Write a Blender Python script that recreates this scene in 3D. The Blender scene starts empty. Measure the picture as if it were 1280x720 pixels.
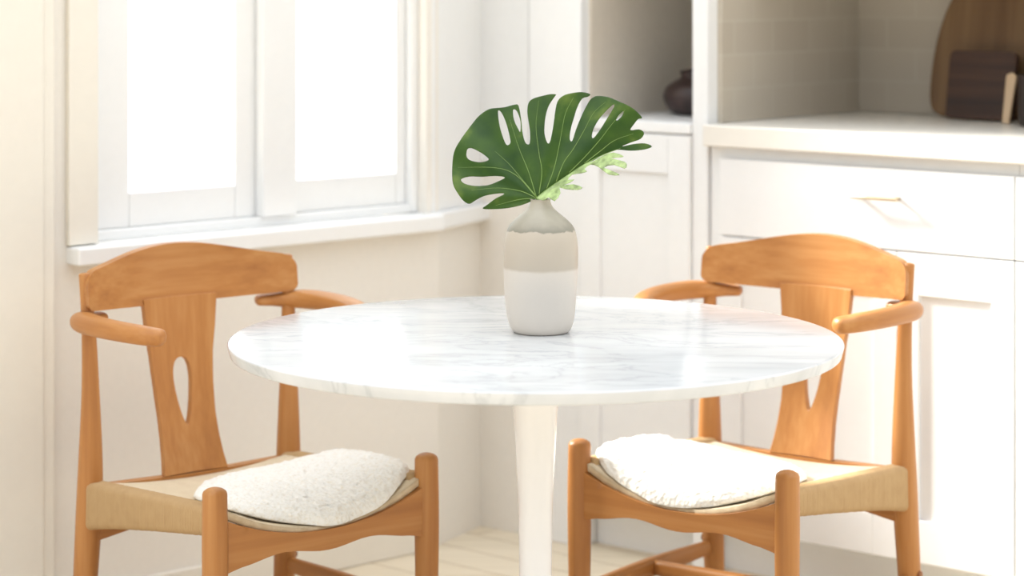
import bpy, bmesh, math, random
from mathutils import Vector, Matrix, noise
from mathutils.geometry import delaunay_2d_cdt
random.seed(4)
scene = bpy.context.scene
COL = scene.collection

# ---------------------------------------------------------------- materials
def new_mat(name, color=(.8, .8, .8), rough=.5, spec=.5, coat=0, coat_rough=.1, sheen=0, metal=0):
    m = bpy.data.materials.new(name); m.use_nodes = True
    nt = m.node_tree; b = nt.nodes['Principled BSDF']
    b.inputs['Base Color'].default_value = (*color, 1)
    b.inputs['Roughness'].default_value = rough
    b.inputs['Specular IOR Level'].default_value = spec
    b.inputs['Coat Weight'].default_value = coat
    b.inputs['Coat Roughness'].default_value = coat_rough
    b.inputs['Sheen Weight'].default_value = sheen
    b.inputs['Metallic'].default_value = metal
    return m, nt, b

def N(nt, t, **kw):
    n = nt.nodes.new(t)
    for k, v in kw.items():
        if k in n.inputs.keys(): n.inputs[k].default_value = v
        else: setattr(n, k, v)
    return n

def ramp(nt, fac, stops):
    r = nt.nodes.new('ShaderNodeValToRGB')
    els = r.color_ramp.elements
    while len(els) < len(stops): els.new(.5)
    for e, (p, c) in zip(els, stops): e.position = p; e.color = (*c, 1)
    nt.links.new(fac, r.inputs['Fac']); return r.outputs['Color']

def coords(nt, scale=(1, 1, 1), rot=(0, 0, 0), loc=(0, 0, 0)):
    tc = nt.nodes.new('ShaderNodeTexCoord'); mp = nt.nodes.new('ShaderNodeMapping')
    mp.inputs['Scale'].default_value = scale; mp.inputs['Rotation'].default_value = rot; mp.inputs['Location'].default_value = loc
    nt.links.new(tc.outputs['Object'], mp.inputs['Vector']); return mp.outputs['Vector']

def bump(nt, b, h, strength=.3, dist=.002):
    bn = N(nt, 'ShaderNodeBump', Strength=strength, Distance=dist)
    nt.links.new(h, bn.inputs['Height']); nt.links.new(bn.outputs['Normal'], b.inputs['Normal'])

def plain(name, color, rough=.5, nscale=30, amt=.03, bs=.08, **kw):
    m, nt, b = new_mat(name, color, rough, **kw)
    v = coords(nt)
    n = N(nt, 'ShaderNodeTexNoise', Scale=nscale, Detail=4.0); nt.links.new(v, n.inputs['Vector'])
    lo = tuple(max(0, c * (1 - amt)) for c in color); hi = tuple(min(1, c * (1 + amt)) for c in color)
    nt.links.new(ramp(nt, n.outputs['Fac'], [(.3, lo), (.7, hi)]), b.inputs['Base Color'])
    bump(nt, b, n.outputs['Fac'], bs, .001)
    return m

def wood(name, dark, mid, light, axis=2, rough=.42, grain=1.0):
    m, nt, b = new_mat(name, mid, rough, .4)
    sc = [34 * grain] * 3; sc[axis] = 1.3 * grain
    v = coords(nt, scale=tuple(sc))
    n = N(nt, 'ShaderNodeTexNoise', Scale=1.0, Detail=4.0, Distortion=.15); nt.links.new(v, n.inputs['Vector'])
    sc2 = [110 * grain] * 3; sc2[axis] = 4 * grain
    v2 = coords(nt, scale=tuple(sc2))
    n2 = N(nt, 'ShaderNodeTexNoise', Scale=1.0, Detail=3.0); nt.links.new(v2, n2.inputs['Vector'])
    mx = nt.nodes.new('ShaderNodeMath'); mx.operation = 'MULTIPLY_ADD'; mx.inputs[1].default_value = .35
    nt.links.new(n2.outputs['Fac'], mx.inputs[0]); nt.links.new(n.outputs['Fac'], mx.inputs[2])
    nt.links.new(ramp(nt, mx.outputs[0], [(.42, dark), (.66, mid), (.9, light)]), b.inputs['Base Color'])
    bump(nt, b, n2.outputs['Fac'], .05, .0006)
    return m

OAK = ((.35, .135, .036), (.43, .18, .048), (.50, .235, .075))
M = {}
M['oak_z'] = wood('oak_upright', *OAK, axis=2)
M['oak_x'] = wood('oak_across', *OAK, axis=0)
M['oak_y'] = wood('oak_along', *OAK, axis=1)
M['oak_end'] = wood('oak_end_grain', (.20, .07, .02), (.28, .11, .04), (.36, .16, .06), axis=1)
M['white'] = plain('white_cabinet_paint', (.86, .86, .855), .38, 40, .008, .03)
M['white2'] = plain('white_window_paint', (.84, .84, .83), .4, 40, .008, .03)
M['cream'] = plain('cream_wall_paint', (.82, .78, .715), .75, 60, .012, .06)
M['cream_trim'] = plain('cream_trim_paint', (.80, .755, .67), .5, 40, .01, .03)
M['plaster'] = plain('beige_niche_paint', (.70, .63, .53), .8, 60, .02, .06)
M['pedestal'] = plain('white_lacquered_metal', (.84, .83, .84), .25, 20, .005, .01, coat=.4)
M['brass'] = plain('pale_brass', (.75, .62, .42), .3, 60, .03, .02, metal=1)
M['counter'] = plain('pale_stone_counter', (.82, .78, .71), .3, 9, .035, .01)
M['dark_wood'] = wood('dark_walnut', (.022, .009, .005), (.045, .017, .008), (.075, .032, .016), axis=0, rough=.5)
M['board_wood'] = wood('brown_board_wood', (.12, .060, .024), (.18, .098, .042), (.24, .14, .062), axis=2, rough=.5, grain=.6)
M['pale_wood'] = wood('pale_spoon_wood', (.5, .33, .19), (.62, .44, .27), (.7, .52, .34), axis=2)
M['dark_clay'] = plain('dark_brown_glaze', (.035, .018, .016), .4, 25, .5, .2)
M['dark_iron'] = plain('blackened_brown_metal', (.03, .018, .014), .5, 25, .3, .1)

def cord(name, axis, color=((.36, .21, .09), (.55, .37, .19)), scale=95):
    m, nt, b = new_mat(name, color[1], .8, .2)
    v = coords(nt)
    w = N(nt, 'ShaderNodeTexWave', wave_type='BANDS', bands_direction=axis, Scale=scale, Distortion=1.2, Detail=2.0)
    w.inputs['Detail Scale'].default_value = 1.5
    nt.links.new(v, w.inputs['Vector'])
    n = N(nt, 'ShaderNodeTexNoise', Scale=45.0, Detail=4.0); nt.links.new(v, n.inputs['Vector'])
    mx = nt.nodes.new('ShaderNodeMath'); mx.operation = 'MULTIPLY_ADD'; mx.inputs[1].default_value = .6
    nt.links.new(n.outputs['Fac'], mx.inputs[0]); nt.links.new(w.outputs['Fac'], mx.inputs[2])
    nt.links.new(ramp(nt, mx.outputs[0], [(.2, color[0]), (.65, color[1])]), b.inputs['Base Color'])
    bump(nt, b, w.outputs['Fac'], .6, .002)
    return m
M['cord_side'] = cord('paper_cord_wrap', 'Y')
M['cord_seat'] = cord('paper_cord_weave', 'Y', ((.55, .42, .27), (.78, .66, .48)), 80)

def fleece():
    m, nt, b = new_mat('white_fleece', (.90, .88, .83), .95, .1, sheen=.35)
    v = coords(nt)
    n = N(nt, 'ShaderNodeTexNoise', Scale=130.0, Detail=5.0, Roughness=.7); nt.links.new(v, n.inputs['Vector'])
    vo = N(nt, 'ShaderNodeTexVoronoi', Scale=110.0); nt.links.new(v, vo.inputs['Vector'])
    nt.links.new(ramp(nt, n.outputs['Fac'], [(.25, (.76, .68, .55)), (.5, (.90, .88, .83))]), b.inputs['Base Color'])
    bump(nt, b, vo.outputs['Distance'], .7, .004)
    return m
M['fleece'] = fleece()

def marble():
    m, nt, b = new_mat('white_marble', (.85, .85, .85), .13, .6)
    v = coords(nt, rot=(0, 0, .35), scale=(.9, 2.6, .9))
    n1 = N(nt, 'ShaderNodeTexNoise', Scale=2.2, Detail=8.0, Roughness=.62, Distortion=1.6); nt.links.new(v, n1.inputs['Vector'])
    c1 = ramp(nt, n1.outputs['Fac'], [(.40, (.64, .645, .65)), (.485, (.60, .61, .615)), (.505, (.50, .51, .52)), (.53, (.61, .62, .625)), (.66, (.66, .66, .66))])
    n2 = N(nt, 'ShaderNodeTexNoise', Scale=3.5, Detail=4.0); nt.links.new(v, n2.inputs['Vector'])
    c2 = ramp(nt, n2.outputs['Fac'], [(.35, (.80, .805, .81)), (.65, (1, 1, 1))])
    mx = nt.nodes.new('ShaderNodeMix'); mx.data_type = 'RGBA'; mx.blend_type = 'MULTIPLY'; mx.inputs['Factor'].default_value = .8
    nt.links.new(c1, mx.inputs['A']); nt.links.new(c2, mx.inputs['B'])
    nt.links.new(mx.outputs['Result'], b.inputs['Base Color'])
    return m
M['marble'] = marble()

def vase_mat():
    m, nt, b = new_mat('two_tone_stoneware', (.7, .66, .6), .45, .4)
    v = coords(nt)
    sep = nt.nodes.new('ShaderNodeSeparateXYZ'); nt.links.new(v, sep.inputs[0])
    n = N(nt, 'ShaderNodeTexNoise', Scale=38.0, Detail=4.0); nt.links.new(v, n.inputs['Vector'])
    # brush edge of the grey glaze cap, bands by height
    a = nt.nodes.new('ShaderNodeMath'); a.operation = 'MULTIPLY_ADD'
    ar = N(nt, 'ShaderNodeMapRange'); ar.inputs['From Min'].default_value = .15; ar.inputs['From Max'].default_value = .19; ar.inputs['To Min'].default_value = .004; ar.inputs['To Max'].default_value = .034
    nt.links.new(sep.outputs['Z'], ar.inputs['Value']); nt.links.new(ar.outputs[0], a.inputs[1])
    nt.links.new(n.outputs['Fac'], a.inputs[0]); nt.links.new(sep.outputs['Z'], a.inputs[2])
    mr = N(nt, 'ShaderNodeMapRange'); mr.inputs['From Max'].default_value = .25
    nt.links.new(a.outputs[0], mr.inputs['Value'])
    col = ramp(nt, mr.outputs[0], [(0, (.66, .605, .535)), (.455, (.66, .605, .535)), (.475, (.49, .43, .35)), (.775, (.49, .43, .35)), (.785, (.24, .225, .18)), (.86, (.33, .30, .235)), (1, (.42, .385, .31))])
    nt.links.new(col, b.inputs['Base Color'])
    bump(nt, b, n.outputs['Fac'], .25, .0015)
    return m
M['vase'] = vase_mat()

def leaf_mat():
    m, nt, b = new_mat('monstera_green', (.06, .16, .03), .42, .35, coat=.08, coat_rough=.25)
    v = coords(nt)
    n = N(nt, 'ShaderNodeTexNoise', Scale=17.0, Detail=6.0); nt.links.new(v, n.inputs['Vector'])
    nt.links.new(ramp(nt, n.outputs['Fac'], [(.33, (.016, .055, .004)), (.55, (.040, .095, .006)), (.74, (.16, .23, .03))]), b.inputs['Base Color'])
    b.inputs['Transmission Weight'].default_value = 0
    tr = nt.nodes.new('ShaderNodeBsdfTranslucent'); tr.inputs['Color'].default_value = (.22, .42, .04, 1)
    ms = nt.nodes.new('ShaderNodeMixShader'); ms.inputs[0].default_value = .18
    out = nt.nodes['Material Output']
    nt.links.new(b.outputs[0], ms.inputs[1]); nt.links.new(tr.outputs[0], ms.inputs[2]); nt.links.new(ms.outputs[0], out.inputs['Surface'])
    bump(nt, b, n.outputs['Fac'], .2, .002)
    return m
M['leaf'] = leaf_mat()
M['leaf_sheen'] = plain('leaf_painted_sheen', (.34, .44, .19), .2, 60, .5, .3)  # sheen of the folded half painted into the colour, mottled paler by noise
M['vein'] = plain('pale_green_vein', (.20, .32, .07), .45)

def tile_mat():
    m, nt, b = new_mat('beige_glazed_tile', (.55, .5, .42), .3, .5)
    v = coords(nt, rot=(math.radians(90), 0, 0))
    # the tiled walls are built in their own local frame: u along, v up
    tc = nt.nodes.new('ShaderNodeTexCoord')
    br = N(nt, 'ShaderNodeTexBrick', Scale=1.0)
    br.inputs['Color1'].default_value = (.56, .50, .41, 1); br.inputs['Color2'].default_value = (.52, .46, .375, 1)
    br.inputs['Mortar'].default_value = (.58, .53, .44, 1)
    br.inputs['Mortar Size'].default_value = .0035; br.inputs['Mortar Smooth'].default_value = .3
    br.inputs['Brick Width'].default_value = .16; br.inputs['Row Height'].default_value = .078
    nt.links.new(tc.outputs['UV'], br.inputs['Vector'])
    nt.links.new(br.outputs['Color'], b.inputs['Base Color'])
    bump(nt, b, br.outputs['Fac'], -.3, .002)
    return m
M['tile'] = tile_mat()

def floor_mat():
    m, nt, b = new_mat('pale_oak_floor', (.7, .55, .38), .5, .4)
    v = coords(nt, rot=(0, 0, math.radians(42)))
    br = N(nt, 'ShaderNodeTexBrick', Scale=1.0)
    br.inputs['Color1'].default_value = (.84, .75, .60, 1); br.inputs['Color2'].default_value = (.80, .70, .54, 1)
    br.inputs['Mortar'].default_value = (.50, .38, .25, 1)
    br.inputs['Mortar Size'].default_value = .0025; br.inputs['Brick Width'].default_value = 1.3; br.inputs['Row Height'].default_value = .12
    nt.links.new(v, br.inputs['Vector'])
    n = N(nt, 'ShaderNodeTexNoise', Scale=1.0, Detail=5.0)
    nt.links.new(coords(nt, rot=(0, 0, math.radians(42)), scale=(3, 50, 3)), n.inputs['Vector'])
    g = ramp(nt, n.outputs['Fac'], [(.3, (.82, .80, .76)), (.7, (1, 1, 1))])
    mx = nt.nodes.new('ShaderNodeMix'); mx.data_type = 'RGBA'; mx.blend_type = 'MULTIPLY'; mx.inputs['Factor'].default_value = 1
    nt.links.new(br.outputs['Color'], mx.inputs['A']); nt.links.new(g, mx.inputs['B'])
    nt.links.new(mx.outputs['Result'], b.inputs['Base Color'])
    return m
M['floor'] = floor_mat()

def glass_mat():
    m = bpy.data.materials.new('window_glass'); m.use_nodes = True
    nt = m.node_tree; nt.nodes.remove(nt.nodes['Principled BSDF'])
    t = nt.nodes.new('ShaderNodeBsdfTransparent'); g = nt.nodes.new('ShaderNodeBsdfGlossy'); g.inputs['Roughness'].default_value = .02
    t.inputs['Color'].default_value = (.97, .98, .98, 1)
    ms = nt.nodes.new('ShaderNodeMixShader'); ms.inputs[0].default_value = .06
    nt.links.new(t.outputs[0], ms.inputs[1]); nt.links.new(g.outputs[0], ms.inputs[2])
    nt.links.new(ms.outputs[0], nt.nodes['Material Output'].inputs['Surface'])
    return m
M['glass'] = glass_mat()

# ---------------------------------------------------------------- helpers
def obj(name, bm, mat, parent=None, smooth=True, bevel=0, segs=3, mods=()):
    bmesh.ops.recalc_face_normals(bm, faces=bm.faces)
    me = bpy.data.meshes.new(name); bm.to_mesh(me); bm.free()
    if smooth:
        for p in me.polygons: p.use_smooth = True
    o = bpy.data.objects.new(name, me); COL.objects.link(o)
    me.materials.append(mat)
    if bevel:
        md = o.modifiers.new('bevel', 'BEVEL'); md.width = bevel; md.segments = segs
        md.limit_method = 'ANGLE'; md.angle_limit = math.radians(40); md.harden_normals = True
    if parent: o.parent = parent
    return o

def thing(name, label, cat, loc=(0, 0, 0), rz=0, group=None):
    o = bpy.data.objects.new(name, None); COL.objects.link(o)
    o.empty_display_size = .1
    o.location = loc; o.rotation_euler = (0, 0, rz); o['label'] = label; o['category'] = cat
    if group: o['group'] = group
    return o

def tag(o, label, cat, group=None):
    o['label'] = label; o['category'] = cat
    if group: o['group'] = group
    return o

def struct(o): o['kind'] = 'structure'; return o

def add_box(bm, x0, x1, y0, y1, z0, z1):
    vs = [bm.verts.new((x, y, z)) for x in (x0, x1) for y in (y0, y1) for z in (z0, z1)]
    for f in ((0, 1, 3, 2), (4, 6, 7, 5), (0, 4, 5, 1), (2, 3, 7, 6), (0, 2, 6, 4), (1, 5, 7, 3)):
        bm.faces.new([vs[i] for i in f])
    return bm

def box(x0, x1, y0, y1, z0, z1): return add_box(bmesh.new(), x0, x1, y0, y1, z0, z1)

def catmull(pts, n=8):
    P = [Vector(p) for p in pts]; P = [2 * P[0] - P[1]] + P + [2 * P[-1] - P[-2]]
    out = []
    for i in range(1, len(P) - 2):
        for k in range(n):
            t = k / n; a, b, c, d = P[i - 1:i + 3]
            out.append(.5 * ((2 * b) + (c - a) * t + (2 * a - 5 * b + 4 * c - d) * t * t + (3 * b - a - 3 * c + d) * t ** 3))
    out.append(P[-2]); return out

def sweep(pts, radii, up=(0, 0, 1), n=20, power=2.0, smooth=8, caps=(.5, .5), bm=None):
    """tube of elliptic section; pts (x,y,z), radii (across, up) per point; rounded ends"""
    bm = bm or bmesh.new()
    if smooth > 1:
        R = catmull([(r[0], r[1], 0) for r in radii], smooth); P = catmull(pts, smooth)
    else: R = [Vector((r[0], r[1], 0)) for r in radii]; P = [Vector(p) for p in pts]
    up = Vector(up); T = []
    for i in range(len(P)):
        T.append((P[min(i + 1, len(P) - 1)] - P[max(i - 1, 0)]).normalized())
    rings = []
    def cap(i, sgn, k):
        L = max(R[i]) * k; res = []
        for a in (25, 50, 70, 84):
            a = math.radians(a); res.append((P[i] + T[i] * sgn * L * math.sin(a), R[i] * math.cos(a), T[i]))
        return res
    seq = []
    if caps[0]: seq += cap(0, -1, caps[0])[::-1]
    seq += [(P[i], R[i], T[i]) for i in range(len(P))]
    if caps[1]: seq += cap(len(P) - 1, 1, caps[1])
    for p, r, t in seq:
        s = t.cross(up).normalized(); u = s.cross(t)
        ring = []
        for k in range(n):
            a = 2 * math.pi * k / n; c, d = math.cos(a), math.sin(a)
            e = 2 / power
            ring.append(bm.verts.new(p + s * r[0] * math.copysign(abs(c) ** e, c) + u * r[1] * math.copysign(abs(d) ** e, d)))
        rings.append(ring)
    for a, b in zip(rings, rings[1:]):
        for k in range(n): bm.faces.new((a[k], a[(k + 1) % n], b[(k + 1) % n], b[k]))
    bm.faces.new(rings[0][::-1]); bm.faces.new(rings[-1])
    return bm

def lathe(profile, n=64, bm=None):
    bm = bm or bmesh.new(); rings = []
    for r, z in profile:
        if r < 1e-5: rings.append([bm.verts.new((0, 0, z))])
        else: rings.append([bm.verts.new((r * math.cos(2 * math.pi * k / n), r * math.sin(2 * math.pi * k / n), z)) for k in range(n)])
    for a, b in zip(rings, rings[1:]):
        for k in range(n):
            k2 = (k + 1) % n
            if len(a) == 1 and len(b) == 1: continue
            if len(a) == 1: bm.faces.new((a[0], b[k], b[k2]))
            elif len(b) == 1: bm.faces.new((a[k], a[k2], b[0]))
            else: bm.faces.new((a[k], a[k2], b[k2], b[k]))
    return bm

def inside(p, poly):
    x, y = p; c = False; j = len(poly) - 1
    for i in range(len(poly)):
        xi, yi = poly[i]; xj, yj = poly[j]
        if (yi > y) != (yj > y) and x < (xj - xi) * (y - yi) / (yj - yi) + xi: c = not c
        j = i
    return c

def densify(poly, step):
    out = []
    for i in range(len(poly)):
        a = Vector(poly[i]); b = Vector(poly[(i + 1) % len(poly)])
        n = max(1, int((b - a).length / step))
        for k in range(n): out.append(tuple(a.lerp(b, k / n)))
    return out

def plate(outline, holes, step, front, back, bm=None):
    """solid plate: 2-D outline with holes, front(u,v) and back(u,v) give its two faces in 3-D"""
    bm = bm or bmesh.new()
    loops = [densify(outline, step)] + [densify(h, step) for h in holes]
    pts = []; edges = []
    for L in loops:
        s = len(pts); pts += L; edges += [(s + i, s + (i + 1) % len(L)) for i in range(len(L))]
    nb = len(pts)
    us = [p[0] for p in loops[0]]; vs = [p[1] for p in loops[0]]
    u = min(us) + step * .5
    def ok(p):
        if not inside(p, loops[0]) or any(inside(p, h) for h in loops[1:]): return False
        return all((p[0] - q[0]) ** 2 + (p[1] - q[1]) ** 2 > (step * .45) ** 2 for q in pts[:nb])
    while u < max(us):
        v = min(vs) + step * .5
        while v < max(vs):
            if ok((u, v)): pts.append((u, v))
            v += step
        u += step
    V, E_, F, *_ = delaunay_2d_cdt([Vector(p) for p in pts], edges, [], 0, 1e-7)
    keep = []
    for f in F:
        c = (sum(V[i][0] for i in f) / len(f), sum(V[i][1] for i in f) / len(f))
        if inside(c, loops[0]) and not any(inside(c, h) for h in loops[1:]): keep.append(f)
    used = sorted({i for f in keep for i in f})
    fv = {i: bm.verts.new(front(*V[i])) for i in used}; bv = {i: bm.verts.new(back(*V[i])) for i in used}
    cnt = {}
    for f in keep:
        bm.faces.new([fv[i] for i in f]); bm.faces.new([bv[i] for i in f][::-1])
        for a, b in zip(f, f[1:] + f[:1]): cnt.setdefault(frozenset((a, b)), []).append((a, b))
    for k, l in cnt.items():
        if len(l) == 1:
            a, b = l[0]
            try: bm.faces.new((fv[b], fv[a], bv[a], bv[b]))
            except ValueError: pass
    return bm

def smooth_loop(pts, n=6):
    P = [Vector((p[0], p[1], 0)) for p in pts]; out = []; L = len(P)
    for i in range(L):
        a, b, c, d = P[i - 1], P[i], P[(i + 1) % L], P[(i + 2) % L]
        for k in range(n):
            t = k / n
            q = .5 * ((2 * b) + (c - a) * t + (2 * a - 5 * b + 4 * c - d) * t * t + (3 * b - a - 3 * c + d) * t ** 3)
            out.append((q.x, q.y))
    return out

# ---------------------------------------------------------------- camera
FPX = 2951.0; CAMZ = 1.376
cam = bpy.data.cameras.new('camera'); co = bpy.data.objects.new('camera', cam); COL.objects.link(co)
co.location = (0, 0, CAMZ); co.rotation_euler = (math.radians(90), 0, 0)
cam.sensor_width = 36; cam.lens = FPX / 1280 * 36; cam.shift_y = -400 / 1280
cam.clip_start = .05; cam.clip_end = 100
cam.dof.use_dof = True; cam.dof.focus_distance = 4.15; cam.dof.aperture_fstop = cam.lens / 1000 / .031
scene.camera = co

# ---------------------------------------------------------------- table
TX, TY, TR, TZ = .041, 4.125, .535, .730
t = thing('pedestal_table', 'round white marble table on a white tulip pedestal, between the two chairs', 'table', (TX, TY, 0))
prof = [(0, -.021)]
e = .003
for a in range(0, 91, 15): prof.append((TR - e + e * math.sin(math.radians(a)) - .004, -.021 + e - e * math.cos(math.radians(a))))
for a in range(0, 91, 15): prof.append((TR - e + e * math.cos(math.radians(a)), -e + e * math.sin(math.radians(a))))
prof.append((0, 0))
top = obj('tabletop', lathe([(r, z + TZ) for r, z in prof], 160), M['marble'], t)
top.data.shade_smooth() if hasattr(top.data, 'shade_smooth') else None
top.data.set_sharp_from_angle(angle=math.radians(50))
pp = [(0, .7085), (.16, .7085), (.162, .704), (.12, .698), (.07, .685), (.049, .66), (.0405, .62), (.0365, .56), (.0335, .5), (.0305, .44), (.029, .37), (.0285, .3), (.03, .22), (.036, .15), (.05, .095), (.08, .055), (.13, .03), (.2, .014), (.27, .006), (.275, .002), (.27, 0), (0, 0)]
P2 = catmull([(r, z, 0) for r, z in pp[1:-1]], 4)
pb = obj('pedestal', lathe([(0, .7085)] + [(max(v.x, .001), v.y) for v in P2] + [(0, 0)], 72), M['pedestal'], t)

# ---------------------------------------------------------------- chairs
ZR = -.458  # rear post line, front legs at y = 0
def back_y(x): return -.448 - .072 * (1 - (x / .236) ** 2)
def seat_z(x, y):
    k = min(1, max(0, -y / .458))                     # 0 front, 1 rear
    edge = .408 * (1 - k) + .383 * k
    return edge - .058 * (1 - min(1, abs(x) / .215) ** 2) * (1 - .75 * k)

def make_chair(label, cat, group):
    c = thing('dining_chair', label, cat, group=group)
    # front legs
    for s in (-1, 1):
        obj('front_leg', sweep([(s * .237, 0, 0), (s * .237, 0, .15), (s * .237, 0, .32), (s * .237, -.001, .438)],
            [(.017, .017), (.021, .021), (.0235, .0235), (.0225, .0225)], up=(0, 1, 0), caps=(0, .55), n=28), M['oak_z'], c)
        # rear post, thickest at the seat, leaning back at its top
        post = obj('rear_post', sweep([(s * .235, -.492, 0), (s * .233, -.478, .16), (s * .231, -.464, .32), (s * .230, -.460, .42), (s * .230, -.460, .56), (s * .232, -.464, .68), (s * .236, -.474, .782)],
            [(.019, .019), (.023, .023), (.0255, .0255), (.0235, .0235), (.017, .018), (.0135, .0145), (.010, .012)], up=(0, 1, 0), caps=(0, .3), n=28), M['oak_z'], c)
        pl = obj('tenon_plug', sweep([(s * .2535, -.478, .163), (s * .259, -.478, .163)], [(.0085, .0085), (.0075, .0075)], up=(0, 0, 1), caps=(0, .3), smooth=1), M['oak_end'], post)
        # arm: short, bowed outward, its rear end tucked under the back rail
        obj('armrest', sweep([(s * .185, -.502, .6915), (s * .213, -.492, .6925), (s * .238, -.470, .6935), (s * .258, -.430, .695), (s * .266, -.370, .696), (s * .262, -.300, .6955), (s * .246, -.240, .6935), (s * .228, -.208, .691)],
            [(.020, .011), (.024, .014), (.0265, .0175), (.0255, .0195), (.024, .019), (.023, .0185), (.0225, .018), (.020, .0165)], power=2.3, caps=(.4, .6), n=28), M['oak_y'], c)
        # cord wrapped side rail
        bm = bmesh.new(); ny = 60; rings = []
        for i in range(ny + 1):
            y = -.450 + (.450 - .012) * i / ny; k = -y / .458
            zt = .413 * (1 - k) + .384 * k; zb = .362 * (1 - k) ** .8 + .288 * (1 - (1 - k) ** .8)
            r = .012; ring = []
            w = .0008 * math.sin(i * 2.4) + .0006 * noise.noise(Vector((i * .7, s, 0)))
            for qx, qz, a0 in ((.014, zt - r, 0), (-.014, zt - r, 90), (-.014, zb + r, 180), (.014, zb + r, 270)):
                for a in (0, 30, 60, 90):
                    a = math.radians(a0 + a)
                    ring.append(bm.verts.new((s * .226 + qx * .7 + (r + w) * math.cos(a), y, qz + (r + w) * math.sin(a))))
            rings.append(ring)
        for a, b in zip(rings, rings[1:]):
            for k in range(len(a)): bm.faces.new((a[k], a[(k + 1) % len(a)], b[(k + 1) % len(a)], b[k]))
        bm.faces.new(rings[0]); bm.faces.new(rings[-1][::-1])
        obj('side_rail', bm, M['cord_side'], c)
        # lower side stretcher
        obj('stretcher', sweep([(s * .234, -.476, .148), (s * .236, -.24, .148), (s * .237, -.004, .148)], [(.010, .014), (.0125, .020), (.010, .014)], power=3, caps=(0, 0)), M['oak_y'], c)
    obj('cross_stretcher', sweep([(-.234, -.25, .148), (0, -.25, .148), (.234, -.25, .148)], [(.011, .015), (.0135, .019), (.011, .015)], power=3, caps=(0, 0)), M['oak_x'], c)
    # rear rail
    obj('rear_rail', plate([(-.228, .375), (-.228, .268), (-.12, .285), (0, .290), (.12, .285), (.228, .268), (.228, .375), (.1, .372), (0, .37), (-.1, .372)], [], .03,
        lambda u, v: (u, -.446, v), lambda u, v: (u, -.470, v)), M['oak_x'], c, bevel=.004)
    # front saddle rail
    n = 24; topl = []; botl = []
    for i in range(n + 1):
        x = -.226 + .452 * i / n; a = abs(x) / .226
        topl.append((x, .342 + .050 * a ** 2.1)); botl.append((x, .304 + .012 * math.sin(math.pi * min(1, a * 1.15)) ** 2 - .003 * a + (-.008 * max(0, (a - .85) / .15))))
    obj('front_rail', plate(topl + botl[::-1], [], .012, lambda u, v: (u, .012, v), lambda u, v: (u, -.014, v)), M['oak_x'], c, bevel=.004)
    # woven seat
    bm = bmesh.new(); nx, ny = 40, 40; g = {}
    for layer, dz in ((0, 0), (1, -.014)):
        for i in range(nx + 1):
            for j in range(ny + 1):
                x = -.222 + .444 * i / nx; y = .004 - .452 * j / ny
                z = seat_z(x, y) + dz
                if layer == 0:
                    z += .0012 * math.sin((x if abs(x) / .222 > abs(y + .23) / .22 else y) * 620)
                g[layer, i, j] = bm.verts.new((x, y, z - .003))
    for i in range(nx):
        for j in range(ny):
            bm.faces.new([g[0, a, b] for a, b in ((i, j), (i + 1, j), (i + 1, j + 1), (i, j + 1))])
            bm.faces.new([g[1, a, b] for a, b in ((i, j), (i, j + 1), (i + 1, j + 1), (i + 1, j))])
    for i in range(nx):
        for j in (0, ny): bm.faces.new((g[0, i, j], g[0, i + 1, j], g[1, i + 1, j], g[1, i, j]))
    for j in range(ny):
        for i in (0, nx): bm.faces.new((g[0, i, j], g[0, i, j + 1], g[1, i, j + 1], g[1, i, j]))
    obj('seat', bm, M['cord_seat'], c)
    # back rail: broad curved plank with a hump in the middle
    n = 48; hw = .242; r = .028; topl = []; botl = []
    for i in range(n + 1):
        th = math.pi * i / n; x = -hw * math.cos(th); u = abs(x) / hw
        zt = .788 + .033 * math.cos(math.pi * u / 2) ** 1.6
        zb = .714 - .012 * (1 - u * u)
        e2 = hw - abs(x)
        if e2 < r: zt -= (r - math.sqrt(max(0, r * r - (r - e2) ** 2)))
        if e2 < r * .5: zb += (r * .5 - math.sqrt(max(0, (r * .5) ** 2 - (r * .5 - e2) ** 2)))
        topl.append((x, zt)); botl.append((x, zb))
    lean = lambda v: -(v - .70) * .10
    obj('back_rail', plate(topl + botl[::-1], [], .012, lambda u, v: (u, back_y(u) + lean(v) + .004, v), lambda u, v: (u, back_y(u) + lean(v) - .018, v)), M['oak_x'], c, bevel=.005)
    # splat with a teardrop hole
    zs = [.372, .40, .44, .48, .54, .60, .65, .70, .716]; ws = [.0735, .069, .0655, .0645, .067, .0715, .079, .084, .085]
    out = [(w, z) for w, z in zip(ws, zs)] + [(-w, z) for w, z in zip(ws[::-1], zs[::-1])]
    hole = smooth_loop([(0, .462), (.008, .478), (.0155, .51), (.0205, .55), (.018, .578), (.008, .592), (-.008, .592), (-.018, .578), (-.0205, .55), (-.0155, .51), (-.008, .478)], 4)
    def sp(u, v, off):
        k = (v - .372) / (.71 - .372)
        return (u, -.455 - .065 * k - .012 * math.sin(math.pi * k) + 1.6 * u * u * 1 + off, v)
    obj('back_splat', plate(out, [hole], .011, lambda u, v: sp(u, v, .004), lambda u, v: sp(u, v, -.011)), M['oak_z'], c, bevel=.003, segs=2)
    return c

def copy_thing(o):
    r = o.copy(); COL.objects.link(r)
    for ch in list(o.children):
        k = ch.copy(); COL.objects.link(k); k.parent = r
        for g in ch.children:
            d = g.copy(); COL.objects.link(d); d.parent = k
    return r

chairL = make_chair('oak dining chair with woven cord seat, left of the table by the window', 'chair', 'oak armchairs at the table')
chairR = copy_thing(chairL)
chairR['label'] = 'oak dining chair with woven cord seat, right of the table by the white kitchen cabinets'
chairL.location = (-.346, 4.358, 0); chairL.rotation_euler = (0, 0, math.pi + .687)
chairR.location = (.320, 4.499, 0); chairR.rotation_euler = (0, 0, math.pi - .658)

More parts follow.
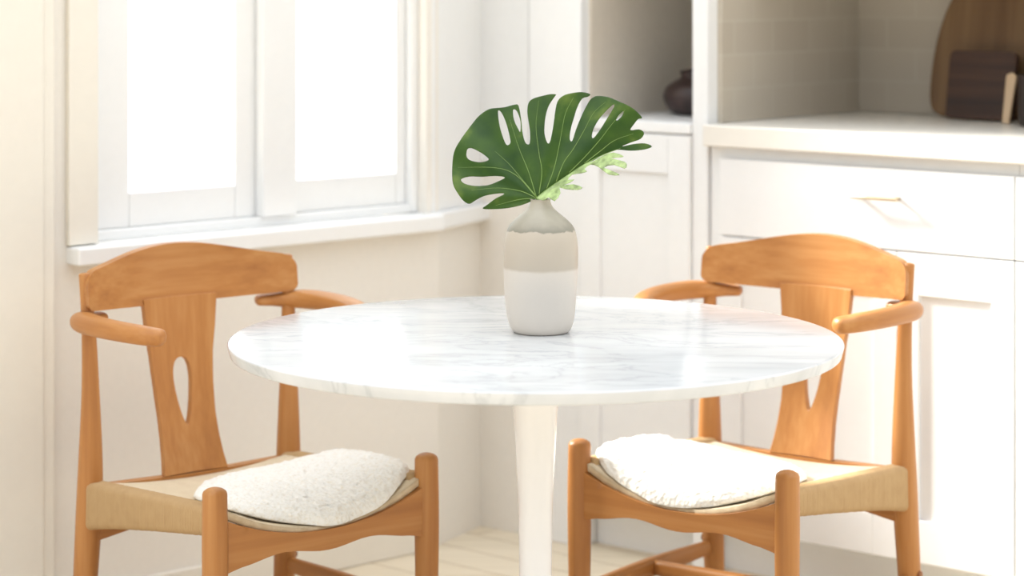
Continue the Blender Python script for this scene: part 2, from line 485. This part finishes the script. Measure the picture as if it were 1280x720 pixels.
def make_cushion(label, seed, loc, rz, shift, fold=0):
    bm = bmesh.new(); R = .192; nr = 40; na = 150; rings = []
    cy = -.166; cx = shift
    # section from top centre out over the rim to the bottom centre
    sec = [(i / nr, 1.0) for i in range(nr + 1)]
    def surf(k, a, side):
        lump = noise.noise(Vector((math.cos(a) * 2.2, math.sin(a) * 2.2, seed))) * .010
        rr = (R + lump) * k / (abs(math.cos(a)) ** 2.5 + abs(math.sin(a)) ** 2.5) ** .4
        x = cx + rr * math.cos(a) * 1.04; y = cy + rr * math.sin(a) * .93
        base = seat_z(x, min(0, y)) - .001 - (max(0, y) * .35)
        th = (1 - k ** 5) ** .5 if k < 1 else 0
        puff = .056 + .006 * noise.noise(Vector((x * 9, y * 9, seed)))
        if fold: # soft crease running across the cushion
            d = ((x - cx) * .55 + (y - cy) * .83 + .02); puff -= .013 * math.exp(-(d / .014) ** 2)
        flat = seat_z((x - cx) * .45, min(0, y)) + .010 - (max(0, y) * .35)
        z = base + .004
        z = z + (max(0, (flat - z)) * .6 * th + th * puff * .55 if side > 0 else -th * .0080)
        f = .0028 * noise.noise(Vector((x * 90, y * 90, seed + side))) + .002 * noise.noise(Vector((x * 210, y * 210, seed)))
        z += f * (1 if side > 0 else .3) * (.4 + th); x += f * math.cos(a) * 1.1; y += f * math.sin(a) * 1.1
        return (x, y, z)
    ks = [math.sin(math.pi / 2 * i / nr) for i in range(1, nr + 1)]
    top0 = bm.verts.new(surf(0, 0, 1)); bot0 = bm.verts.new(surf(0, 0, -1))
    for side in (1, -1):
        for k in (ks if side > 0 else ks[:-1][::-1]):
            rings.append([bm.verts.new(surf(k, 2 * math.pi * j / na, side)) for j in range(na)])
    for j in range(na): bm.faces.new((top0, rings[0][j], rings[0][(j + 1) % na])); bm.faces.new((bot0, rings[-1][(j + 1) % na], rings[-1][j]))
    for a, b in zip(rings, rings[1:]):
        for j in range(na): bm.faces.new((a[j], b[j], b[(j + 1) % na], a[(j + 1) % na]))
    o = obj('seat_cushion', bm, M['fleece'])
    tag(o, label, 'cushion', 'round fleece cushions on the chairs')
    o.location = loc; o.rotation_euler = (0, 0, rz)
    return o
make_cushion('round fluffy off-white cushion on the seat of the left chair', 3.1, (-.346, 4.358, 0), math.pi + .687, -.062)
make_cushion('round fluffy off-white cushion, creased, on the seat of the right chair', 7.7, (.320, 4.499, 0), math.pi - .658, .062, fold=1)

# ---------------------------------------------------------------- vase
VX, VY = .051, 4.19
vp = [(0, 0), (.046, 0), (.0505, .003), (.056, .012), (.0605, .03), (.0635, .06), (.0655, .10), (.066, .13), (.0645, .16), (.061, .178), (.056, .189), (.047, .199), (.034, .210), (.024, .219), (.019, .227), (.0175, .233), (.0185, .236)]
ins = [(.016, .236), (.0145, .229), (.02, .215), (.045, .19), (.058, .165), (.061, .12), (.055, .02), (0, .01)]
sm = [(v.x, v.y) for v in catmull([(a, b, 0) for a, b in vp[1:]], 5)]
bm = lathe([(0, 0)] + sm + ins, 96)
for v in bm.verts:   # hand-thrown unevenness
    d = noise.noise(Vector((v.co.x * 14, v.co.y * 14, v.co.z * 9))) * .0016
    l = math.hypot(v.co.x, v.co.y)
    if l > .01: v.co.x += v.co.x / l * d; v.co.y += v.co.y / l * d
vs = obj('vase', bm, M['vase'])
tag(vs, 'bottle-shaped stoneware vase with grey glazed shoulders, standing on the marble table', 'vase')
vs.location = (VX, VY, TZ)

# ---------------------------------------------------------------- monstera leaf
LS = 4.19 / 2951 / 4.237
def L2(p): return ((p[0] - 545) * LS, (635 - p[1]) * LS)
outl = [(545,635),(520,652),(470,672),(400,688),(330,694),(262,692),(290,668),(330,638),(376,614),(330,614),(270,625),(228,645),(192,666),(160,650),(130,612),(105,568),(98,518),(99,460),(103,418),(116,378),(140,338),(167,300),(200,258),(230,222),(265,192),(300,174),(338,169),(380,164),(430,152),(452,158),
        (466,230),(472,292),(484,340),(498,358),(512,350),(513,290),(502,220),(499,180),(506,142),(530,120),(578,104),(620,94),(652,94),(644,108),(617,148),(601,190),(592,240),(590,300),(604,346),(618,344),(631,290),(641,230),(646,190),(660,130),(690,101),(730,88),(790,81),(835,92),(822,106),(792,116),(766,160),(746,220),(728,282),(724,328),(737,336),(756,280),(781,220),(802,176),(832,124),(858,104),(880,100),(930,105),(985,126),(1040,150),(1080,180),(1106,212),(1085,218),(1062,246),(1044,276),(1090,272),(1116,290),(1098,322),(1045,342),(1000,362),(1060,349),(1120,345),(1156,360),(1120,376),(1050,384),(985,380),(950,386),(900,406),(850,436),(800,456),(750,490),(700,522),(650,556),(600,592),(565,615)]
holes = [[(178,386),(175,424),(200,444),(250,451),(291,440),(280,422),(240,396),(200,379)],
         [(146,541),(165,562),(220,574),(290,570),(340,552),(379,530),(330,523),(260,528),(190,527)],
         [(342,184),(348,250),(364,310),(386,360),(405,356),(407,330),(386,250),(362,197)],
         [(422,186),(428,232),(450,278),(461,292),(462,240),(446,192),(430,176)],
         [(953,144),(918,176),(878,222),(850,270),(840,310),(850,317),(880,280),(912,230),(945,178),(960,150)],
         [(1008,176),(985,195),(969,219),(976,224),(1000,200)]]
MID = Vector((1.0, .72)).normalized()
def leaf_y(u, v):
    p = Vector((u, v)); al = p.dot(MID); d = -p.x * MID.y + p.y * MID.x   # distance above the fold line
    r = p.length; th = math.atan2(v, u)
    y = .30 * d + .9 * d * d
    y += .030 * r * math.cos(th * 11 + .6) * min(1, r / .02)
    y += -.35 * max(0, -u - .02) ** 1.2
    return y
bm = plate(smooth_loop([L2(p) for p in outl], 3), [smooth_loop([L2(q) for q in h], 3) for h in holes], .0026,
           lambda u, v: (u, leaf_y(u, v) - .0004, v), lambda u, v: (u, leaf_y(u, v) + .0004, v))
lf = thing('monstera_leaf', 'large glossy green split monstera leaf standing in the vase', 'leaf', (VX - .008, VY - .002, TZ + .238))
obj('leaf_blade', bm, M['leaf'], lf)
# the other half of the blade, folded forward below the midrib so its gloss faces up; sheen also painted in pale
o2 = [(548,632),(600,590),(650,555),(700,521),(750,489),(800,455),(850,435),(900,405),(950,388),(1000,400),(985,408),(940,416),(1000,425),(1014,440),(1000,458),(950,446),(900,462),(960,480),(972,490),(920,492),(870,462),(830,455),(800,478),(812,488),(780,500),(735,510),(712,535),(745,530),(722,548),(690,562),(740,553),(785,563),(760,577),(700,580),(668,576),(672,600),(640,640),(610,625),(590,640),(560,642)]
def low_y(u, v):
    p = Vector((u, v)); d = -p.x * MID.y + p.y * MID.x
    return 2.1 * min(0, d) - .001
obj('leaf_blade', plate(smooth_loop([L2(p) for p in o2], 2), [], .0026, lambda u, v: (u, low_y(u, v) - .0004, v), lambda u, v: (u, low_y(u, v) + .0004, v)), M['leaf_sheen'], lf)['label'] = 'folded half of the blade with glossy lobes, sheen painted in pale green'
veins = [[(548,630),(470,540),(400,460),(325,395)], [(545,628),(505,500),(455,380),(405,230)], [(560,615),(575,500),(560,400),(545,260),(560,130)], [(600,585),(640,480),(670,350),(700,200),(745,110)],
         [(650,550),(690,450),(740,380),(800,280),(850,190),(915,130)], [(720,500),(800,420),(880,330),(950,240),(1020,165)], [(800,452),(880,390),(960,330),(1060,295)], [(540,632),(460,600),(340,585),(200,595)], [(545,630),(440,520),(330,480),(130,480)], [(540,636),(450,645),(330,675)]]
for vn in veins:
    pts = []
    for q in catmull([(*L2(p), 0) for p in vn], 6): pts.append((q.x, leaf_y(q.x, q.y) - .0007, q.y))
    n = len(pts)
    obj('vein', sweep(pts, [(.00075 * (1 - .75 * i / n),) * 2 for i in range(n)], up=(0, 1, 0), n=8, smooth=1, caps=(0, .5)), M['vein'], lf)
mid = []
for q in catmull([(*L2(p), 0) for p in [(545,636),(600,593),(700,523),(800,457),(900,406),(990,372)]], 6): mid.append((q.x, -.0008, q.y))
n = len(mid)
obj('midrib', sweep(mid, [(.0014 * (1 - .7 * i / n),) * 2 for i in range(n)], up=(0, 1, 0), n=8, smooth=1), M['vein'], lf)
obj('stem', sweep([(.001, -.0005, .001), (.004, 0, -.02), (.008, .002, -.06), (.012, .004, -.16)], [(.0022, .0022), (.0026, .0026), (.003, .003), (.003, .003)], up=(0, 1, 0), n=12), M['vein'], lf)

# ---------------------------------------------------------------- window wall, own frame: x along the wall, y outward
WO = (-.19, 5.597); WA = math.atan2(.91, 1)
def place(o, org, ang): o.location = (org[0], org[1], 0); o.rotation_euler = (0, 0, ang); return o
WL, WR, WB, WT = -.93, -.017, .797, 2.25       # window opening
H = 2.7
bm = bmesh.new()
for b in ((-3.6, WL, 0, .16, 0, H), (WR, .02, 0, .16, 0, H), (WL, WR, 0, .16, 0, WB - .04), (WL, WR, 0, .16, WT, H)): add_box(bm, *b)
place(struct(obj('wall_left', bm, M['cream'], smooth=False)), WO, WA)
# window frame: outer frame, centre mullion, two sashes each with a pane
wn = bpy.data.objects.new('window_1', None); COL.objects.link(wn); place(wn, WO, WA); wn['kind'] = 'structure'
bm = bmesh.new()
for b in ((WL, WL + .025, .03, .12, WB, WT), (WR - .022, WR, .03, .12, WB, WT), (WL + .025, WR - .022, .03, .12, WB, WB + .02), (WL + .025, WR - .022, .03, .12, WT - .03, WT), (-.478, -.384, .02, .12, WB + .02, WT - .03)): add_box(bm, *b)
obj('window_frame', bm, M['white2'], wn, smooth=False, bevel=.003)
for x0, x1, l, r in ((WL + .025, -.478, .092, .056), (-.384, WR - .022, .012, .030)):
    bm = bmesh.new(); z0, z1 = WB + .02, WT - .03
    for b in ((x0, x0 + l, .05, .09, z0, z1), (x1 - r, x1, .05, .09, z0, z1), (x0 + l, x1 - r, .05, .09, z0, z0 + .075), (x0 + l, x1 - r, .05, .09, z1 - .06, z1)): add_box(bm, *b)
    sa = obj('window_sash', bm, M['white2'], wn, smooth=False, bevel=.004)
    obj('pane', box(x0 + l - .004, x1 - r + .004, .068, .073, z0 + .071, z1 - .056), M['glass'], sa, smooth=False)
# casing, sill, neighbouring trim
place(struct(obj('trim_1', box(-1.002, WL, -.014, 0, WB, H), M['cream_trim'], smooth=False, bevel=.003)), WO, WA)
place(struct(obj('trim_2', add_box(box(-1.30, -1.046, -.03, 0, 0, H), -1.28, -1.075, -.036, -.03, .06, H - .1), M['cream_trim'], smooth=False, bevel=.004)), WO, WA)
bm = bmesh.new(); add_box(bm, -1.0, .0, -.05, .05, WB - .040, WB - .002)
place(struct(obj('window_sill_1', bm, M['white2'], smooth=False, bevel=.006)), WO, WA)
bpy.data.objects['window_sill_1'].name = 'trim_3'
place(struct(obj('baseboard_left', box(-1.046, .0, -.014, 0, 0, .075), M['cream_trim'], smooth=False, bevel=.004)), WO, WA)

# short return wall between the window wall and the kitchen
c0 = Vector((-.19, 5.597)); c1 = Vector((-.079, 5.82)); dd = (c1 - c0); ang = math.atan2(dd.y, dd.x); ln = dd.length
place(struct(obj('wall_back', box(0, ln + .06, 0, .12, 0, .757), M['cream'], smooth=False)), c0, ang)
place(struct(obj('trim_4', box(0, ln + .06, -.004, .12, .797, H), M['white2'], smooth=False, bevel=.003)), c0, ang)
place(struct(obj('trim_5', box(-.01, ln + .02, -.03, .12, .757, .797), M['white2'], smooth=False, bevel=.005)), c0, ang)

# ---------------------------------------------------------------- kitchen, own frame: x along the fronts, y inward
KO = (.461, 5.376); KA = math.atan2(-.639, .769)
def K(o): return place(o, KO, KA)
def kst(name, bm, mat, bevel=.003): return K(struct(obj(name, bm, mat, smooth=False, bevel=bevel)))
kst('wall_center', box(-.72, -.537, .0, .10, 0, .90), M['cream'], 0)
kst('trim_6', box(-.72, -.545, -.006, .10, .90, H), M['white2'])
kst('trim_7', box(-.537, -.377, -.012, .64, 0, H), M['white'])
kst('trim_8', box(-.553, -.540, -.010, .10, .90, H), M['white2'])
kst('wall_niche', box(-.377, -.371, .02, .64, 1.02, H), M['plaster'], 0)
kst('wall_right', box(-.72, 2.2, .64, .76, 0, H), M['plaster'], 0)
# divider panel
dv = K(obj('divider_panel', box(-.055, -.0125, -.010, .638, .0, 2.2), M['white'], smooth=False, bevel=.003))
tag(dv, 'tall white upright panel dividing the open niche from the tiled counter', 'panel')
# tiled surfaces with uv
def tiled(name, x0, x1, y0, y1, z0, z1):
    bm = box(x0, x1, y0, y1, z0, z1); uv = bm.loops.layers.uv.new('UVMap')
    for f in bm.faces:
        n = f.normal if f.normal.length else None
        f.normal_update(); n = f.normal
        for l in f.loops:
            c = l.vert.co
            l[uv].uv = (c.y, c.z - 1.02) if abs(n.x) > .5 else (c.x, c.z - 1.02)
    return K(struct(obj(name, bm, M['tile'], smooth=False)))
tiled('wall_tiled_side', -.012, -.0, .03, .63, 1.022, 2.2)
tiled('wall_tiled_back', -.0, 2.1, .625, .639, 1.022, 2.2)
# unseen upper boxes, added to shade the niche and the counter
kst('shade_box_upper', add_box(box(-.371, -.056, .03, .638, 1.42, 2.4), .0, 2.1, .13, .638, 1.37, 2.4), M['white'])

kst('shade_box_side', box(.95, 2.1, .04, .62, 1.0215, 1.345), M['white'])  # unseen block added to keep light from the right off the counter
CG = 'white base cabinets'
def shaker(x0, x1, z0, z1, fr, parent, name='door', fb=.09):
    bm = bmesh.new(); y0, y1 = -.02, -.001
    add_box(bm, x0, x0 + fr, y0, y1, z0, z1); add_box(bm, x1 - fr, x1, y0, y1, z0, z1)
    add_box(bm, x0 + fr, x1 - fr, y0, y1, z0, z0 + fb); add_box(bm, x0 + fr, x1 - fr, y0, y1, z1 - fb, z1)
    add_box(bm, x0 + fr, x1 - fr, y0 + .009, y1, z0 + fb, z1 - fb)
    return obj(name, bm, M['white'], parent, smooth=False, bevel=.0015, segs=2)
def cabinet(label, x0, x1, doors, drawers, ztop, side=0):
    c = thing('base_cabinet', label, 'cabinet', (KO[0], KO[1], 0), KA, CG)
    obj('body', box(x0, x1, 0, .62, .105, ztop), M['white'], c, smooth=False, bevel=.002)
    obj('toe_kick', box(x0 + .002, x1 - .002, .05, .60, 0, .105), M['white'], c, smooth=False)
    for d in doors: shaker(*d, c)
    for (a, b, z0, z1, h) in drawers:
        dr = obj('drawer', box(a, b, -.02, -.001, z0, z1), M['white'], c, smooth=False, bevel=.002)
        if h:
            bm = sweep([(h[0], -.044, h[2]), (h[1], -.044, h[2])], [(.0042, .0042)] * 2, n=12, smooth=1)
            sweep([(h[0] + .008, -.044, h[2]), (h[0] + .008, -.019, h[2])], [(.0042, .0042)] * 2, n=12, smooth=1, caps=(0, 0), bm=bm)
            sweep([(h[1] - .008, -.044, h[2]), (h[1] - .008, -.019, h[2])], [(.0042, .0042)] * 2, n=12, smooth=1, caps=(0, 0), bm=bm)
            obj('handle', bm, M['brass'], dr)
    return c
cabinet('white base cabinet with a wide drawer over two panelled doors, behind the right chair', -.010, .7665,
        [(.027, .4862, .112, .7695, .058), (.4878, .764, .112, .7695, .052)], [(.027, .764, .7725, .945, (.388, .500, .883))], .972)
cabinet('white base cabinet at the right edge of the picture, only its left edge in view', .767, 1.50,
        [(.7675, 1.134, .112, .7695, .058), (1.137, 1.498, .112, .7695, .058)], [(.7675, 1.498, .7725, .945, None)], .972)
cabinet('white base cabinet under the open niche, left of the tall divider panel', -.3765, -.0555,
        [(-.3755, -.0565, .112, .992, .060)], [], .995)
ct = K(obj('countertop', box(-.010, 2.1, -.035, .624, .972, 1.021), M['counter'], smooth=False, bevel=.004))
tag(ct, 'pale stone worktop over the drawer cabinet on the right', 'countertop')
nt_ = K(obj('niche_shelf', box(-.3705, -.0555, -.022, .63, .995, 1.021), M['white'], smooth=False, bevel=.004))
tag(nt_, 'white ledge forming the floor of the open niche, left of the divider panel', 'shelf')

def kpt(x, y, z): # kitchen frame -> world
    c, s = math.cos(KA), math.sin(KA); return (KO[0] + x * c - y * s, KO[1] + x * s + y * c, z)
# jar in the niche
jp = [(0, 0), (.05, 0), (.068, .01), (.082, .035), (.086, .06), (.078, .085), (.055, .105), (.045, .112), (.043, .125), (.036, .125), (.035, .110), (.06, .085), (.07, .05), (.05, .012), (0, .01)]
j = thing('jar', 'dark brown rounded ceramic jar in the open niche, half hidden by the divider panel', 'jar', kpt(-.22, .25, 1.021))
j.scale = (1, 1, .8)
sj = [(max(v.x, 0), v.y) for v in catmull([(a, b, 0) for a, b in jp[1:-1]], 4)]
obj('body', lathe([(0, 0)] + sj + [(0, .01)], 48), M['dark_clay'], j)
obj('lid', lathe([(0, .122), (.044, .124), (.047, .128), (.044, .134), (.02, .141), (.008, .145), (.008, .150), (.013, .156), (.012, .162), (0, .165)], 40), M['dark_clay'], j)
# arched board leaning on the back tiles
left = [(-.175, 0), (-.198, .012), (-.208, .04), (-.210, .085), (-.206, .15), (-.195, .21), (-.175, .27), (-.14, .33), (-.09, .375), (-.04, .395)]
out = [(v.x, v.y) for v in catmull([(a, b, 0) for a, b in left], 5)]
out = out + [(-x, z) for x, z in out[::-1]]
cb = obj('large_cutting_board', plate(out, [], .03, lambda u, v: (u, -.011, v), lambda u, v: (u, .011, v)), M['board_wood'], bevel=.004)
tag(cb, 'large brown wooden board with an arched outline leaning against the tiled wall on the worktop', 'cutting board')
cb.location = kpt(.455, .545, 1.0235); cb.rotation_euler = (math.radians(-9), 0, KA)
# dark walnut board in front of it
w, h = .172, .160
out = []
for cx, cz, a0 in ((w / 2 - .016, h - .016, 0), (-w / 2 + .016, h - .016, 90), (-w / 2 + .008, .008, 180), (w / 2 - .008, .008, 270)):
    r = .016 if cz > .05 else .008
    for a in (0, 30, 60, 90): out.append((cx + r * math.cos(math.radians(a0 + a)), cz + r * math.sin(math.radians(a0 + a))))
db = obj('small_cutting_board', plate(out, [], .02, lambda u, v: (u, -.009, v), lambda u, v: (u, .009, v)), M['dark_wood'], bevel=.003)
tag(db, 'small dark walnut board with rounded corners, leaning on the large arched board', 'cutting board')
db.location = kpt(.418, .472, 1.0245); db.rotation_euler = (math.radians(-9), 0, KA)
# dark crock at the edge, with a pale spoon
cr = obj('utensil_crock', lathe([(0, 0), (.052, 0), (.058, .006), (.060, .04), (.059, .09), (.061, .115), (.055, .115), (.053, .09), (.053, .012), (0, .01)], 48), M['dark_iron'])
cr.data.set_sharp_from_angle(angle=math.radians(50))
tag(cr, 'dark crock on the worktop, cut by the right edge of the picture', 'crock')
cr.location = kpt(.62, .40, 1.021)
sp_ = obj('wooden_scraper', plate([(-.0085, .002), (.0085, .002), (.0125, .10), (.012, .112), (0, .118), (-.012, .112), (-.0125, .10)], [], .01, lambda u, v: (u, -.004, v), lambda u, v: (u, .004, v)), M['pale_wood'], bevel=.002)
tag(sp_, 'pale tapered wooden scraper standing between the dark board and the dark crock', 'kitchen utensil')
sp_.location = kpt(.515, .415, 1.021); sp_.rotation_euler = (math.radians(-6), math.radians(5), KA)

# ---------------------------------------------------------------- floor and far wall of the room
struct(obj('floor', box(-4.2, 5.5, -1.5, 8.0, -.05, 0), M['floor'], smooth=False))

# ---------------------------------------------------------------- light
w = bpy.data.worlds.new('world'); scene.world = w; w.use_nodes = True
nt = w.node_tree; bg = nt.nodes['Background']
tc = nt.nodes.new('ShaderNodeTexCoord')
dot = nt.nodes.new('ShaderNodeVectorMath'); dot.operation = 'DOT_PRODUCT'
d0 = Vector((-.12, .45, .85)).normalized(); dot.inputs[1].default_value = d0
nt.links.new(tc.outputs['Generated'], dot.inputs[0])
mr = N(nt, 'ShaderNodeMapRange'); mr.inputs['From Min'].default_value = -.5; mr.inputs['From Max'].default_value = .9
mr.inputs['To Min'].default_value = .20; mr.inputs['To Max'].default_value = 2.65
nt.links.new(dot.outputs['Value'], mr.inputs['Value']); nt.links.new(mr.outputs[0], bg.inputs['Strength'])
bg.inputs['Color'].default_value = (.93, .97, 1.01, 1)
s = bpy.data.lights.new('sun', 'SUN'); so = bpy.data.objects.new('sun', s); COL.objects.link(so)
s.energy = 16.0; s.angle = math.radians(12); s.color = (1, .97, .91)
sd = Vector((1, -.50, -.70)).normalized()
so.rotation_euler = sd.to_track_quat('-Z', 'Y').to_euler(); so.location = (-3, 7, 4)

vs_ = scene.view_settings
vs_.view_transform = 'Standard'; vs_.look = 'None'; vs_.gamma = 1; vs_.exposure = .2
vs_.use_curve_mapping = False
